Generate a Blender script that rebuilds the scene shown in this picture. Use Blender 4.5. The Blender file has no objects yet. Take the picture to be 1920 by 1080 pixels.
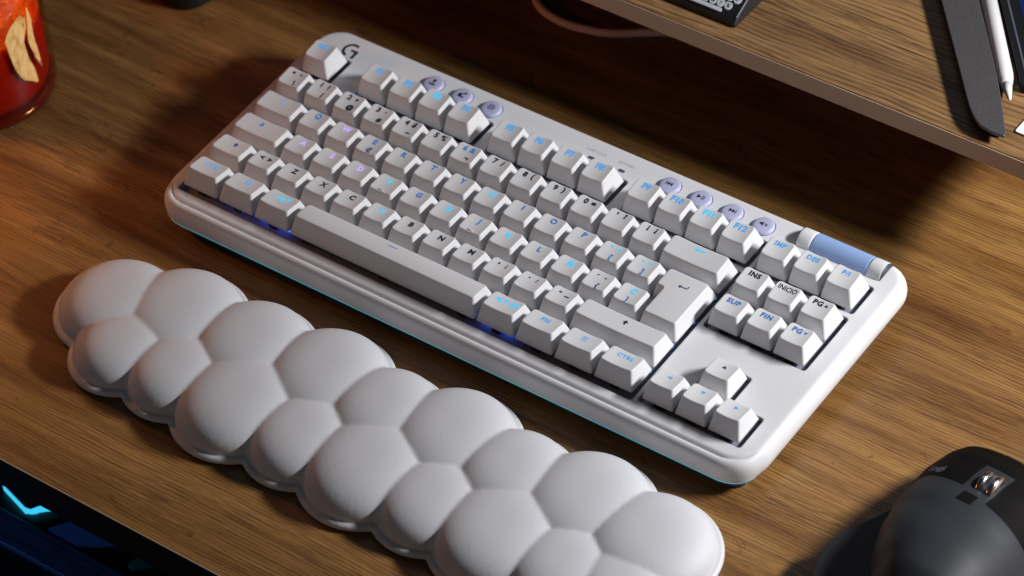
import bpy, bmesh, math, random
from mathutils import Vector, Matrix
from mathutils.geometry import delaunay_2d_cdt, tessellate_polygon
random.seed(4)
S = bpy.context.scene
COL = S.collection
U = 19.05                                    # key pitch in mm; all lengths below are mm

# ------------------------------------------------------------------ camera
Rw = [[0.8060873076361937, 0.5878892194375717, -0.0678934322075063],
      [0.3700364651441206, -0.5902306651889914, -0.7174264954224967],
      [-0.4618400880515641, 0.5531853464614229, -0.6933178964435289]]
CW = [0.9833135894857719, -1.0036318694346558, 1.2094926057202408]
cam = bpy.data.cameras.new('camera'); co = bpy.data.objects.new('camera', cam); COL.objects.link(co)
co.matrix_world = Matrix(((Rw[0][0], -Rw[1][0], -Rw[2][0], CW[0]),
                          (Rw[0][1], -Rw[1][1], -Rw[2][1], CW[1]),
                          (Rw[0][2], -Rw[1][2], -Rw[2][2], CW[2]), (0, 0, 0, 1)))
cam.sensor_width = 36; cam.sensor_fit = 'HORIZONTAL'
cam.lens = 36 * 6408.12 / 1920
cam.clip_start = .05; cam.clip_end = 20
cam.dof.use_dof = True; cam.dof.focus_distance = 1.695; cam.dof.aperture_fstop = 10.5
S.camera = co

# ------------------------------------------------------------------ world, lamps, exposure
w = bpy.data.worlds.new('World'); S.world = w; w.use_nodes = True
bg = w.node_tree.nodes['Background']
bg.inputs[0].default_value = (.72, .80, 1.0, 1); bg.inputs[1].default_value = .018
S.view_settings.view_transform = 'Standard'; S.view_settings.look = 'None'
S.view_settings.exposure = 0; S.view_settings.gamma = 1; S.view_settings.use_curve_mapping = False

def area(name, loc, target, sx, sy, watts, col):
    l = bpy.data.lights.new(name, 'AREA'); l.shape = 'RECTANGLE'; l.size = sx; l.size_y = sy
    l.energy = watts; l.color = col
    o = bpy.data.objects.new(name, l); COL.objects.link(o)
    o.location = loc
    o.rotation_euler = (Vector(target) - Vector(loc)).to_track_quat('-Z', 'Y').to_euler()
    return o
area('key_lamp', (.894, .300, .470), (.26, -.06, .02), .22, .07, 9.8, (1, .985, .985))
area('back_fill_lamp', (-.02, .62, .88), (.30, -.12, 0), .60, .42, .42, (.76, .84, 1.0))
area('front_fill_lamp', (.10, -1.25, .36), (.18, -.08, .02), .6, .3, .42, (1, .86, .74))
def point(name, loc, watts, col, r):
    l = bpy.data.lights.new(name, 'POINT'); l.energy = watts; l.color = col; l.shadow_soft_size = r
    o = bpy.data.objects.new(name, l); COL.objects.link(o); o.location = loc; return o
point('warm_lamp', (-.208, -.128, .140), .60, (1, .36, .10), .010)
area('computer_light', (-.10, -.36, -.03), (0, -.2, -.14), .12, .12, .022, (.14, .40, 1.0))
S.cycles.max_bounces = 10; S.cycles.transparent_max_bounces = 12
S.cycles.caustics_reflective = False; S.cycles.caustics_refractive = False
S.cycles.use_denoising = True

# ------------------------------------------------------------------ materials
def mat(name, col=(.8, .8, .8), rough=.5, metal=0, emit=None, es=0, spec=.5, coat=0):
    m = bpy.data.materials.new(name); m.use_nodes = True
    b = m.node_tree.nodes['Principled BSDF']
    b.inputs['Base Color'].default_value = (*col, 1); b.inputs['Roughness'].default_value = rough
    b.inputs['Metallic'].default_value = metal; b.inputs['Specular IOR Level'].default_value = spec
    b.inputs['Coat Weight'].default_value = coat
    if emit:
        b.inputs['Emission Color'].default_value = (*emit, 1); b.inputs['Emission Strength'].default_value = es
    return m
def node(m, t, **kw):
    n = m.node_tree.nodes.new(t)
    for k, v in kw.items(): setattr(n, k, v)
    return n
def bsdf(m): return m.node_tree.nodes['Principled BSDF']
def noise(m, vec, scale, detail=4, rough=.5, dist=0):
    n = node(m, 'ShaderNodeTexNoise'); n.inputs['Scale'].default_value = scale
    n.inputs['Detail'].default_value = detail; n.inputs['Roughness'].default_value = rough
    n.inputs['Distortion'].default_value = dist
    if vec is not None: m.node_tree.links.new(vec, n.inputs['Vector'])
    return n.outputs['Fac']
def coords(m, scale=(1, 1, 1), loc=(0, 0, 0), rot=(0, 0, 0)):
    t = node(m, 'ShaderNodeTexCoord'); mp = node(m, 'ShaderNodeMapping')
    mp.inputs['Scale'].default_value = scale; mp.inputs['Location'].default_value = loc
    mp.inputs['Rotation'].default_value = rot
    m.node_tree.links.new(t.outputs['Object'], mp.inputs['Vector']); return mp.outputs[0]
def ramp(m, fac, stops):
    r = node(m, 'ShaderNodeValToRGB'); e = r.color_ramp.elements
    while len(e) < len(stops): e.new(.5)
    for i, (p, c) in enumerate(stops):
        e[i].position = p; e[i].color = (*c, 1) if len(c) == 3 else c
    m.node_tree.links.new(fac, r.inputs[0]); return r.outputs[0]
def mix(m, fac, a, b, mode='MIX'):
    n = node(m, 'ShaderNodeMix', data_type='RGBA', blend_type=mode)
    L = m.node_tree.links
    for s, v in ((n.inputs['Factor'], fac), (n.inputs['A'], a), (n.inputs['B'], b)):
        if hasattr(v, 'links') or isinstance(v, bpy.types.NodeSocket): L.new(v, s)
        else: s.default_value = v if not isinstance(v, tuple) else (*v, 1)
    return n.outputs['Result']
def bump(m, h, strength, dist):
    b = node(m, 'ShaderNodeBump'); b.inputs['Strength'].default_value = strength
    b.inputs['Distance'].default_value = dist
    m.node_tree.links.new(h, b.inputs['Height']); m.node_tree.links.new(b.outputs[0], bsdf(m).inputs['Normal'])
G = (0, 0, 0); W1 = (1, 1, 1)
def wood(name, lo, hi, pore, fine=1.0, streak=.5, rough=.42, flecks=.6, seed=0.0, warpk=.010, sx=40, lines=(), period=.0020, linek=.66):
    m = mat(name, hi, rough); L = m.node_tree.links
    warp = noise(m, coords(m, (5, 9, 5), (seed, 0, 0)), 1, 3, .5)
    # wavy grain coordinate: y pushed by a slow noise
    t = node(m, 'ShaderNodeTexCoord'); sep = node(m, 'ShaderNodeSeparateXYZ'); L.new(t.outputs['Object'], sep.inputs[0])
    ma = node(m, 'ShaderNodeMath', operation='MULTIPLY_ADD'); L.new(warp, ma.inputs[0]); ma.inputs[1].default_value = warpk
    L.new(sep.outputs['Y'], ma.inputs[2])
    cmb = node(m, 'ShaderNodeCombineXYZ'); L.new(sep.outputs['X'], cmb.inputs[0]); L.new(ma.outputs[0], cmb.inputs[1]); L.new(sep.outputs['Z'], cmb.inputs[2])
    def grain(sx, sy, off, det=4, ro=.55, dist=0):
        mp = node(m, 'ShaderNodeMapping'); mp.inputs['Scale'].default_value = (sx, sy, sy); mp.inputs['Location'].default_value = (off + seed, off * .7, 0)
        L.new(cmb.outputs[0], mp.inputs[0]); return noise(m, mp.outputs[0], 1, det, ro, dist)
    broad = ramp(m, grain(3.5, 42, 1.3, 3), [(.32, G), (.68, W1)])
    band = ramp(m, grain(6, 130, 4.1, 4, .6), [(.35, G), (.66, W1)])
    c = mix(m, broad, lo, hi)
    c2 = mix(m, band, tuple(x * .72 for x in lo), hi)
    c = mix(m, .34, c, c2)
    ph = node(m, 'ShaderNodeMath', operation='MULTIPLY_ADD'); L.new(grain(9, 38, 31.7, 3), ph.inputs[0]); ph.inputs[1].default_value = 22
    sy = node(m, 'ShaderNodeMath', operation='MULTIPLY_ADD'); L.new(ma.outputs[0], sy.inputs[0]); sy.inputs[1].default_value = 6.2832 / period; L.new(ph.outputs[0], sy.inputs[2])
    sn = node(m, 'ShaderNodeMath', operation='SINE'); L.new(sy.outputs[0], sn.inputs[0])
    ln = ramp(m, sn.outputs[0], [(.05, G), (.95, W1)])
    lm = ramp(m, grain(24, 210, 37.1, 3, .65), [(.36, G), (.62, W1)])
    lf = node(m, 'ShaderNodeMath', operation='MULTIPLY'); L.new(ln, lf.inputs[0]); L.new(lm, lf.inputs[1])
    lf2 = node(m, 'ShaderNodeMath', operation='MULTIPLY'); L.new(lf.outputs[0], lf2.inputs[0]); lf2.inputs[1].default_value = linek
    c = mix(m, lf2.outputs[0], c, pore)
    pores = ramp(m, grain(sx, 950 * fine, 7.7, 2, .6, .15), [(.49, G), (.575, W1)])
    pmask = ramp(m, grain(9, 60, 9.2, 3), [(.30, G), (.62, W1)])
    pf = node(m, 'ShaderNodeMath', operation='MULTIPLY'); L.new(pores, pf.inputs[0]); L.new(pmask, pf.inputs[1])
    pf2 = node(m, 'ShaderNodeMath', operation='MULTIPLY'); L.new(pf.outputs[0], pf2.inputs[0]); pf2.inputs[1].default_value = .6
    c = mix(m, pf2.outputs[0], c, pore)
    st = ramp(m, grain(4.5, 260, 12.4, 3, .6, .4), [(.60, G), (.70, W1)])
    sf = node(m, 'ShaderNodeMath', operation='MULTIPLY'); L.new(st, sf.inputs[0]); sf.inputs[1].default_value = streak
    c = mix(m, sf.outputs[0], c, pore)
    fl = ramp(m, grain(42, 70, 15.1, 3, .62, 1.6), [(.655, G), (.70, W1)])
    ff = node(m, 'ShaderNodeMath', operation='MULTIPLY'); L.new(fl, ff.inputs[0]); ff.inputs[1].default_value = flecks
    c = mix(m, ff.outputs[0], c, tuple(.55 * a + .45 * b for a, b in zip(lo, pore)))
    for y0, wd, k in lines:                     # one long dark grain streak
        sb = node(m, 'ShaderNodeMath', operation='SUBTRACT'); L.new(ma.outputs[0], sb.inputs[0]); sb.inputs[1].default_value = y0
        ab = node(m, 'ShaderNodeMath', operation='ABSOLUTE'); L.new(sb.outputs[0], ab.inputs[0])
        f1 = ramp(m, ab.outputs[0], [(0, W1), (wd, G)])
        f2 = ramp(m, grain(7, 20, 21.5, 2), [(.35, G), (.6, W1)])
        mm = node(m, 'ShaderNodeMath', operation='MULTIPLY'); L.new(f1, mm.inputs[0]); L.new(f2, mm.inputs[1])
        m2 = node(m, 'ShaderNodeMath', operation='MULTIPLY'); L.new(mm.outputs[0], m2.inputs[0]); m2.inputs[1].default_value = k
        c = mix(m, m2.outputs[0], c, pore)
    L.new(c, bsdf(m).inputs['Base Color'])
    rr = node(m, 'ShaderNodeMath', operation='MULTIPLY_ADD'); L.new(pf.outputs[0], rr.inputs[0]); rr.inputs[1].default_value = .2; rr.inputs[2].default_value = rough
    L.new(rr.outputs[0], bsdf(m).inputs['Roughness'])
    inv = node(m, 'ShaderNodeMath', operation='SUBTRACT'); inv.inputs[0].default_value = 1; L.new(pf.outputs[0], inv.inputs[1])
    bump(m, inv.outputs[0], .35, .00012)
    return m
M = {}
M['oak'] = wood('oak_laminate', (.145, .055, .013), (.44, .232, .072), (.042, .013, .004), 1.35, .28, .30, .60, sx=42, lines=((.099, .004, .8), (.0025, .0012, .45)))
M['walnut'] = wood('walnut_laminate', (.17, .082, .030), (.46, .262, .102), (.035, .015, .006), 1.1, .95, .45, .15, 3.1, warpk=.02, period=.0034, linek=.8)
def speck(m, scale, strength, dist, det=2):
    bump(m, noise(m, coords(m), scale, det, .6), strength, dist); return m
def smudge(m, scale, lo, hi):
    n = node(m, 'ShaderNodeMapRange'); n.inputs['From Min'].default_value = .3; n.inputs['From Max'].default_value = .7
    n.inputs['To Min'].default_value = lo; n.inputs['To Max'].default_value = hi
    L = m.node_tree.links; L.new(noise(m, coords(m), scale, 4, .6), n.inputs['Value'])
    ex = bsdf(m).inputs['Roughness']
    if ex.links:
        a = node(m, 'ShaderNodeMath', operation='ADD'); L.new(ex.links[0].from_socket, a.inputs[0]); L.new(n.outputs[0], a.inputs[1]); L.new(a.outputs[0], ex)
    else: L.new(n.outputs[0], ex)
    return m
smudge(M['oak'], 22, -.04, .10)
M['edge_band'] = speck(mat('shelf_edge_band', (.51, .355, .245), .55), 900, .2, .0002)
M['desk_edge'] = mat('dark_desk_edge', (.010, .008, .007), .6)
M['pale_edge'] = mat('pale_desk_edge', (.42, .31, .2), .5)  # pale line along the top front edge of the desk
M['cap'] = speck(mat('white_key_plastic', (.71, .715, .735), .42), 4200, .12, .00008)
M['deck'] = speck(mat('white_case_plastic', (.72, .73, .76), .40), 3600, .10, .00008)
M['plate'] = mat('grey_switch_plate', (.26, .28, .36), .4)
M['well'] = mat('dark_well', (.05, .055, .07), .5)
M['switch'] = mat('black_switch_plastic', (.02, .022, .03), .3)
M['base'] = mat('dark_base_plastic', (.03, .04, .045), .45)
smudge(M['cap'], 130, .36, .50); smudge(M['deck'], 60, .34, .48)
M['lilac'] = mat('lilac_button_plastic', (.46, .47, .68), .38)
M['roller'] = mat('blue_roller_plastic', (.29, .43, .74), .45)
M['black_ink'] = mat('black_ink', (.016, .020, .034), .5)
M['grey_ink'] = mat('grey_ink', (.34, .34, .36), .6)
M['led_window'] = mat('dark_indicator_window', (.07, .07, .09), .25)
def glow(n, c, s=1.0): return mat(n, (.03, .05, .08), .5, emit=c, es=s)
M['cyan'] = glow('cyan_lit_legend', (.035, .56, .92))
M['blue'] = glow('blue_lit_legend', (.030, .13, .39))
M['sky'] = glow('light_blue_lit_legend', (.07, .32, .70))
M['violet'] = glow('violet_lit_legend', (.58, .38, 1.0))
M['navy'] = glow('dim_navy_legend', (.012, .030, .10))
M['strip'] = glow('teal_glow_strip', (.02, .40, .50), 1.2)
M['led'] = glow('blue_key_led', (.05, .16, 1.0), 11.0)
M['glowbar'] = glow('dim_blue_backlight', (.10, .17, .60), .8)
M['leather'] = mat('pale_grey_leather', (.62, .63, .67), .6)
def leather(m):
    v = node(m, 'ShaderNodeTexVoronoi', feature='DISTANCE_TO_EDGE'); v.inputs['Scale'].default_value = 1000
    m.node_tree.links.new(coords(m), v.inputs['Vector'])
    n = noise(m, coords(m), 500, 3, .6)
    a = node(m, 'ShaderNodeMath', operation='ADD'); m.node_tree.links.new(v.outputs['Distance'], a.inputs[0]); m.node_tree.links.new(n, a.inputs[1])
    bump(m, a.outputs[0], .28, .00022)
leather(M['leather'])
M['piping'] = mat('pale_piping', (.66, .66, .69), .5)
M['black'] = mat('black_plastic', (.008, .008, .009), .5, spec=.25)
M['mouse'] = speck(mat('graphite_rubber', (.015, .018, .023), .58, spec=.35), 2500, .15, .0001)
M['mouse_dark'] = speck(mat('dark_graphite_rubber', (.014, .016, .019), .55), 2500, .15, .0001)
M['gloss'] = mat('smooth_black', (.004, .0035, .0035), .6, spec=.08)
M['chrome'] = mat('brushed_chrome', (.80, .78, .78), .18, 1)
M['knurl'] = mat('knurled_steel', (.35, .36, .40), .35, 1)
def slabm():
    m = mat('space_grey_metal', (.115, .105, .108), .45, .6)
    n = noise(m, coords(m), 3500, 2, .6)
    c = ramp(m, n, [(.4, (.095, .087, .09)), (.62, (.18, .165, .17))])
    m.node_tree.links.new(c, bsdf(m).inputs['Base Color']); bump(m, n, .2, .0001); return m
M['slab'] = slabm()
M['stylus'] = mat('white_stylus_plastic', (.76, .75, .75), .3)
M['steel_line'] = mat('grey_bevel', (.14, .16, .20), .3, .5)
M['screen'] = mat('dark_blue_glass', (.005, .008, .03), .12, emit=(.01, .03, .16), es=.35)
M['card'] = mat('white_card', (.78, .78, .82), .5)
M['prop'] = speck(mat('matte_black_resin', (.014, .015, .018), .45), 2200, .25, .0002)
M['prop_key'] = mat('pale_blue_white_print', (.62, .68, .76), .5)
M['cable'] = mat('pale_cable_rubber', (.74, .52, .44), .5)
M['wax'] = mat('red_wax', (.36, .007, .016), .35); bsdf(M['wax']).inputs['Subsurface Weight'].default_value = .9; bsdf(M['wax']).inputs['Subsurface Scale'].default_value = 1
bsdf(M['wax']).inputs['Subsurface Radius'].default_value = (.016, .0022, .0022)
M['blotch'] = speck(mat('mottled_gold', (.95, .60, .24), .45, .0), 400, .4, .0006)  # yellow patch on the jar wall, mottled by noise
def blotchcol(m):
    n = noise(m, coords(m, (1, 1, .5)), 190, 5, .65, .6)
    m.node_tree.links.new(ramp(m, n, [(.34, (.42, .17, .04)), (.46, (.90, .52, .17)), (.62, (1.0, .70, .30))]), bsdf(m).inputs['Base Color'])
blotchcol(M['blotch'])
M['flame'] = mat('candle_flame', (1, .5, .1), .5, emit=(1, .50, .16), es=60)
M['wick'] = mat('black_wick', (.01, .01, .01), .9)
def glassm(name, tint, gl):
    m = bpy.data.materials.new(name); m.use_nodes = True; nt = m.node_tree; nt.nodes.clear()
    o = nt.nodes.new('ShaderNodeOutputMaterial'); mx = nt.nodes.new('ShaderNodeMixShader')
    t = nt.nodes.new('ShaderNodeBsdfTransparent'); g = nt.nodes.new('ShaderNodeBsdfGlossy'); f = nt.nodes.new('ShaderNodeFresnel')
    f.inputs[0].default_value = 1.5; t.inputs[0].default_value = (*tint, 1); g.inputs['Roughness'].default_value = gl
    ge = nt.nodes.new('ShaderNodeNewGeometry'); om = nt.nodes.new('ShaderNodeMath'); om.operation = 'SUBTRACT'; om.inputs[0].default_value = 1; nt.links.new(ge.outputs['Backfacing'], om.inputs[1])
    fm = nt.nodes.new('ShaderNodeMath'); fm.operation = 'MULTIPLY'; nt.links.new(f.outputs[0], fm.inputs[0]); nt.links.new(om.outputs[0], fm.inputs[1])
    nt.links.new(fm.outputs[0], mx.inputs[0]); nt.links.new(t.outputs[0], mx.inputs[1]); nt.links.new(g.outputs[0], mx.inputs[2])
    nt.links.new(mx.outputs[0], o.inputs[0]); return m
M['glass'] = glassm('amber_tinted_glass', (.95, .72, .45), .05)
M['pc_black'] = mat('computer_black', (.012, .013, .018), .35)
def brushed():
    m = mat('brushed_blue_metal', (.05, .10, .26), .4, .3)
    n = noise(m, coords(m, (30, 900, 900)), 1, 3, .6)
    c = ramp(m, n, [(.3, (.02, .06, .16)), (.7, (.09, .20, .46))])
    m.node_tree.links.new(c, bsdf(m).inputs['Base Color']); return m
M['pc_bar'] = brushed()
M['pc_blue'] = mat('blue_light_on_plate', (.06, .22, .75), .5)  # blue and teal light on the case plates, put into their base colour
M['pc_teal'] = mat('teal_light_on_plate', (.03, .20, .22), .5)
M['pc_led'] = glow('cyan_led_strip', (.05, .62, .95), 1.0)
M['floor'] = mat('dark_floor', (.01, .01, .012), .6)

# ------------------------------------------------------------------ helpers
def smooth(me, on=True):
    me.polygons.foreach_set('use_smooth', [on] * len(me.polygons))
def link(name, me, parent=None, loc=None):
    o = bpy.data.objects.new(name, me); COL.objects.link(o)
    if parent is not None: o.parent = parent
    if loc is not None: o.location = Vector(loc) * .001
    return o
def build(name, bm, material, parent=None, loc=None, sm=False, bev=0, seg=2):
    me = bpy.data.meshes.new(name)
    bmesh.ops.recalc_face_normals(bm, faces=bm.faces[:])
    bmesh.ops.scale(bm, vec=(.001,) * 3, verts=bm.verts[:]); bm.to_mesh(me); bm.free()
    for mm in (material if isinstance(material, (list, tuple)) else [material]): me.materials.append(mm)
    smooth(me, sm or bev > 0)
    o = link(name, me, parent, loc)
    if bev:
        b = o.modifiers.new('bevel', 'BEVEL'); b.width = bev * .001; b.segments = seg; b.limit_method = 'ANGLE'; b.angle_limit = math.radians(38)
        b.harden_normals = True
    return o
def tag(o, label=None, cat=None, kind=None, group=None):
    if label: o['label'] = label
    if cat: o['category'] = cat
    if kind: o['kind'] = kind
    if group: o['group'] = group
    return o
def empty(name, loc, rot=(0, 0, 0)):
    o = bpy.data.objects.new(name, None); COL.objects.link(o); o.location = Vector(loc) * .001; o.rotation_euler = rot
    o.empty_display_size = .02; return o
def box(bm, x0, x1, y0, y1, z0, z1):
    v = [bm.verts.new(p) for p in ((x0, y0, z0), (x1, y0, z0), (x1, y1, z0), (x0, y1, z0), (x0, y0, z1), (x1, y0, z1), (x1, y1, z1), (x0, y1, z1))]
    for f in ((0, 3, 2, 1), (4, 5, 6, 7), (0, 1, 5, 4), (1, 2, 6, 5), (2, 3, 7, 6), (3, 0, 4, 7)): bm.faces.new([v[i] for i in f])
def prism(bm, poly, z0, z1):
    a = [bm.verts.new((x, y, z0)) for x, y in poly]; b = [bm.verts.new((x, y, z1)) for x, y in poly]
    n = len(poly)
    for i in range(n): bm.faces.new((a[i], a[(i + 1) % n], b[(i + 1) % n], b[i]))
    bm.faces.new(b); bm.faces.new(a[::-1])
def bridge(bm, A, B, mi=0):
    n = len(A)
    for i in range(n):
        f = bm.faces.new((A[i], A[(i + 1) % n], B[(i + 1) % n], B[i])); f.material_index = mi
def lathe(bm, prof, cx=0, cy=0, seg=48, cap0=True, cap1=True):
    loops = []
    for r, z in prof:
        loops.append([bm.verts.new((cx + r * math.cos(2 * math.pi * i / seg), cy + r * math.sin(2 * math.pi * i / seg), z)) for i in range(seg)])
    for a, b in zip(loops, loops[1:]): bridge(bm, a, b)
    if cap0: bm.faces.new(loops[0][::-1])
    if cap1: bm.faces.new(loops[-1])
def tube(bm, pts, r, seg=10):
    pts = [Vector(p) for p in pts]; loops = []
    for i, p in enumerate(pts):
        d = (pts[min(i + 1, len(pts) - 1)] - pts[max(i - 1, 0)]).normalized()
        a = d.cross(Vector((0, 0, 1))).normalized() if abs(d.z) < .99 else Vector((1, 0, 0)); b = d.cross(a)
        loops.append([bm.verts.new(p + a * r * math.cos(2 * math.pi * k / seg) + b * r * math.sin(2 * math.pi * k / seg)) for k in range(seg)])
    for a, b in zip(loops, loops[1:]): bridge(bm, a, b)
    bm.faces.new(loops[0]); bm.faces.new(loops[-1][::-1])
def catmull(P, n=8):
    out = []
    for i in range(len(P) - 1):
        p0, p1, p2, p3 = P[max(i - 1, 0)], P[i], P[i + 1], P[min(i + 2, len(P) - 1)]
        for k in range(n):
            t = k / n
            out.append(tuple(.5 * (2 * b + (c - a) * t + (2 * a - 5 * b + 4 * c - d) * t * t + (-a + 3 * b - 3 * c + d) * t ** 3) for a, b, c, d in zip(p0, p1, p2, p3)))
    return out + [tuple(P[-1])]
def rounded(c, r, seg=5, normals=False):
    """round the 90 degree corners of a CCW axis-aligned polygon; r is a number or one per corner"""
    out = []; n = len(c)
    for i in range(n):
        p = Vector(c[i]); d1 = (p - Vector(c[i - 1])).normalized(); d2 = (Vector(c[(i + 1) % n]) - p).normalized()
        rr = r[i] if isinstance(r, (list, tuple)) else r
        ce = p - rr * d1 + rr * d2
        for k in range(seg + 1):
            a = math.pi / 2 * k / seg
            v = -d2 * math.cos(a) + d1 * math.sin(a)
            out.append((ce + rr * v, v) if normals else ce + rr * v)
    return out
def offset(c, d):
    out = []; n = len(c)
    for i in range(n):
        p = Vector(c[i]); d1 = (p - Vector(c[i - 1])).normalized(); d2 = (Vector(c[(i + 1) % n]) - p).normalized()
        n1 = Vector((d1.y, -d1.x)); n2 = Vector((d2.y, -d2.x)); out.append(tuple(p + (n1 + n2) * d))
    return out
def convexity(c):
    n = len(c); out = []
    for i in range(n):
        d1 = Vector(c[i]) - Vector(c[i - 1]); d2 = Vector(c[(i + 1) % n]) - Vector(c[i]); out.append(1 if d1.x * d2.y - d1.y * d2.x > 0 else -1)
    return out
def rect(x0, x1, y0, y1): return [(x0, y0), (x1, y0), (x1, y1), (x0, y1)]
_tc = {}; LS = 1.0
def text_geo(body, bold=.05, space=1.0):
    k = (body, bold, space)
    if k not in _tc:
        c = bpy.data.curves.new('text', 'FONT'); c.body = body; c.offset = bold; c.space_character = space; c.resolution_u = 3
        o = bpy.data.objects.new('text', c); COL.objects.link(o); bpy.context.view_layer.update()
        me = o.to_mesh(); vs = [v.co.copy() for v in me.vertices]; fs = [tuple(p.vertices) for p in me.polygons]
        o.to_mesh_clear(); bpy.data.objects.remove(o); bpy.data.curves.remove(c)
        xs = [v.x for v in vs]
        _tc[k] = (vs, fs, min(xs), max(xs))
    return _tc[k]
def add_text(bm, body, x, y, h, zf, width=None, mi=0, bold=.05, space=1.0, sx=1.0, rot=0, center_y=True):
    vs, fs, a, b = text_geo(body, bold, space); s = h * LS / .69; kx = s * sx
    if width: kx = width / (b - a)
    ys = [v.y for v in vs]; cy = (min(ys) + max(ys)) / 2 if center_y else .345
    cr, sr = math.cos(rot), math.sin(rot); nv = []
    for v in vs:
        px, py = (v.x - (a + b) / 2) * kx, (v.y - cy) * s
        X, Y = x + px * cr - py * sr, y + px * sr + py * cr
        nv.append(bm.verts.new((X, Y, zf(X, Y))))
    for f in fs:
        try: bm.faces.new([nv[i] for i in f]).material_index = mi
        except ValueError: pass
def add_poly(bm, poly, x, y, zf, mi=0, s=1.0):
    P = [(x + a * s, y + b * s) for a, b in poly]
    nv = [bm.verts.new((a, b, zf(a, b))) for a, b in P]
    for t in tessellate_polygon([[Vector((a, b, 0)) for a, b in P]]):
        try: bm.faces.new([nv[i] for i in t]).material_index = mi
        except ValueError: pass
def ring(r0, r1, n=20, a0=0, a1=360):
    o = []
    for i in range(n):
        t0, t1 = math.radians(a0 + (a1 - a0) * i / n), math.radians(a0 + (a1 - a0) * (i + 1) / n)
        o.append([(r0 * math.cos(t0), r0 * math.sin(t0)), (r1 * math.cos(t0), r1 * math.sin(t0)), (r1 * math.cos(t1), r1 * math.sin(t1)), (r0 * math.cos(t1), r0 * math.sin(t1))])
    return o
def bar(x0, y0, x1, y1, wd):
    d = Vector((x1 - x0, y1 - y0)).normalized(); n = Vector((-d.y, d.x)) * wd / 2
    return [(x0 - n.x, y0 - n.y), (x1 - n.x, y1 - n.y), (x1 + n.x, y1 + n.y), (x0 + n.x, y0 + n.y)]
def disc(r, n=16, cx=0, cy=0): return [(cx + r * math.cos(2 * math.pi * i / n), cy + r * math.sin(2 * math.pi * i / n)) for i in range(n)]

# ------------------------------------------------------------------ desk, shelf, floor
desk = empty('desk', (150, 100, 0)); tag(desk, 'golden brown oak desk with dark front edge under the keyboard', 'desk')
def on(o, par):   # keep world placement when parenting to an unrotated empty
    o.parent = par; o.matrix_parent_inverse = Matrix.Translation(-par.location); return o
bm = bmesh.new(); box(bm, -900, 1100, -270.2, 500, -20, 0); on(build('desktop', bm, M['oak']), desk)
bm = bmesh.new(); box(bm, -900, 1100, -271.6, -270.2, -20, -.9); on(build('edge_band', bm, M['desk_edge']), desk)
bm = bmesh.new(); box(bm, -900, 1100, -270.9, -270.2, -.9, -.1); on(build('edge_strip', bm, M['pale_edge']), desk)
bm = bmesh.new(); box(bm, -2000, 2500, -2000, 2000, -740, -720); tag(build('floor', bm, M['floor']), kind='structure')

SY = 110.9
shelf = empty('desk_shelf', (150, 210, 0)); tag(shelf, 'raised walnut shelf with grey brown front edge above the desk', 'shelf')
bm = bmesh.new(); box(bm, -560, 403, SY, 330, 60, 72); on(build('shelf_board', bm, M['walnut'], bev=.6), shelf)
bm = bmesh.new(); box(bm, -560.2, 403.2, SY - .5, SY, 60.1, 71.3); on(build('front_band', bm, M['edge_band']), shelf)
bm = bmesh.new(); prism(bm, [(-552, 115), (-530, 115), (-530, 325), (-552, 325)], 0, 60); on(build('leg', bm, M['black']), shelf)
bm = bmesh.new()
v = [bm.verts.new(p) for p in ((352, 113, 59.8), (402, 113, 59.8), (402, 118, 59.8), (352, 118, 59.8), (352, 113, 59.4), (402, 113, 56.0), (402, 118, 56.0), (352, 118, 59.4))]
for f in ((0, 1, 2, 3), (4, 7, 6, 5), (0, 4, 5, 1), (1, 5, 6, 2), (2, 6, 7, 3), (3, 7, 4, 0)): bm.faces.new([v[i] for i in f])
on(build('bracket', bm, M['steel_line']), shelf)

# ------------------------------------------------------------------ keyboard
TILT = math.radians(3.0)
H0 = 27.2
def zdesk(y): return -(H0 + y * math.sin(TILT)) / math.cos(TILT)
P0 = Vector((174, -27, zdesk(-27)))
kw = Matrix.Translation((0, 0, H0)) @ Matrix.Rotation(TILT, 4, 'X') @ P0.to_4d()
kb = empty('keyboard', kw[:3], (TILT, 0, 0))
tag(kb, 'white compact mechanical keyboard with blue lit legends on the wooden desk', 'keyboard')
def kpart(name, bm, material, loc=(0, 0, 0), **k):
    return build(name, bm, material, kb, Vector(loc) - P0, **k)
ZD = -.8
YF = 1.257 * U
holes = [rect(-1.1, 286.9, -88.6, 10.4),
         rect(-1.1, 20.1, 13.7, 34.2), rect(37.0, 115.4, 13.7, 34.2), rect(122.8, 201.1, 13.7, 34.2), rect(208.5, 286.9, 13.7, 34.2),
         rect(289.4, 348.8, 13.7, 34.2), rect(289.4, 348.8, -29.8, 10.4),
         [(289.4, -87), (348.8, -87), (348.8, -65.6), (329.8, -65.6), (329.8, -46.8), (308.4, -46.8), (308.4, -65.6), (289.4, -65.6)]]
rounds = [(69.5, 41.9), (88.6, 41.9), (107.8, 41.9), (221.5, 42), (240.5, 42), (259.5, 42), (278.5, 42)]
outer = rect(-5, 355.6, -93, 49.3)
side = [(0, -.8), (.8, -.83), (1.4, -.9), (1.7, -.97), (2.0, -1.08), (2.8, -1.45), (3.9, -2.4), (4.9, -3.9), (5.6, -5.8), (5.9, -8.6), (5.5, -11.5), (4.8, -13.3)]
front = [(0, -.8), (1, -1.0), (1.8, -1.7), (2.25, -2.9), (2.7, -1.7), (3.5, -1.05), (4.4, -1.0), (5.8, -1.6), (6.9, -3.1), (7.6, -5.6), (7.8, -9.2), (7.6, -13.3)]
def sstep(a, b, x):
    t = max(0, min(1, (x - a) / (b - a))); return t * t * (3 - 2 * t)
bm = bmesh.new()
base_loop = []
n0 = rounded(outer, [13, 13, 9.5, 11], 12, True)
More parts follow.
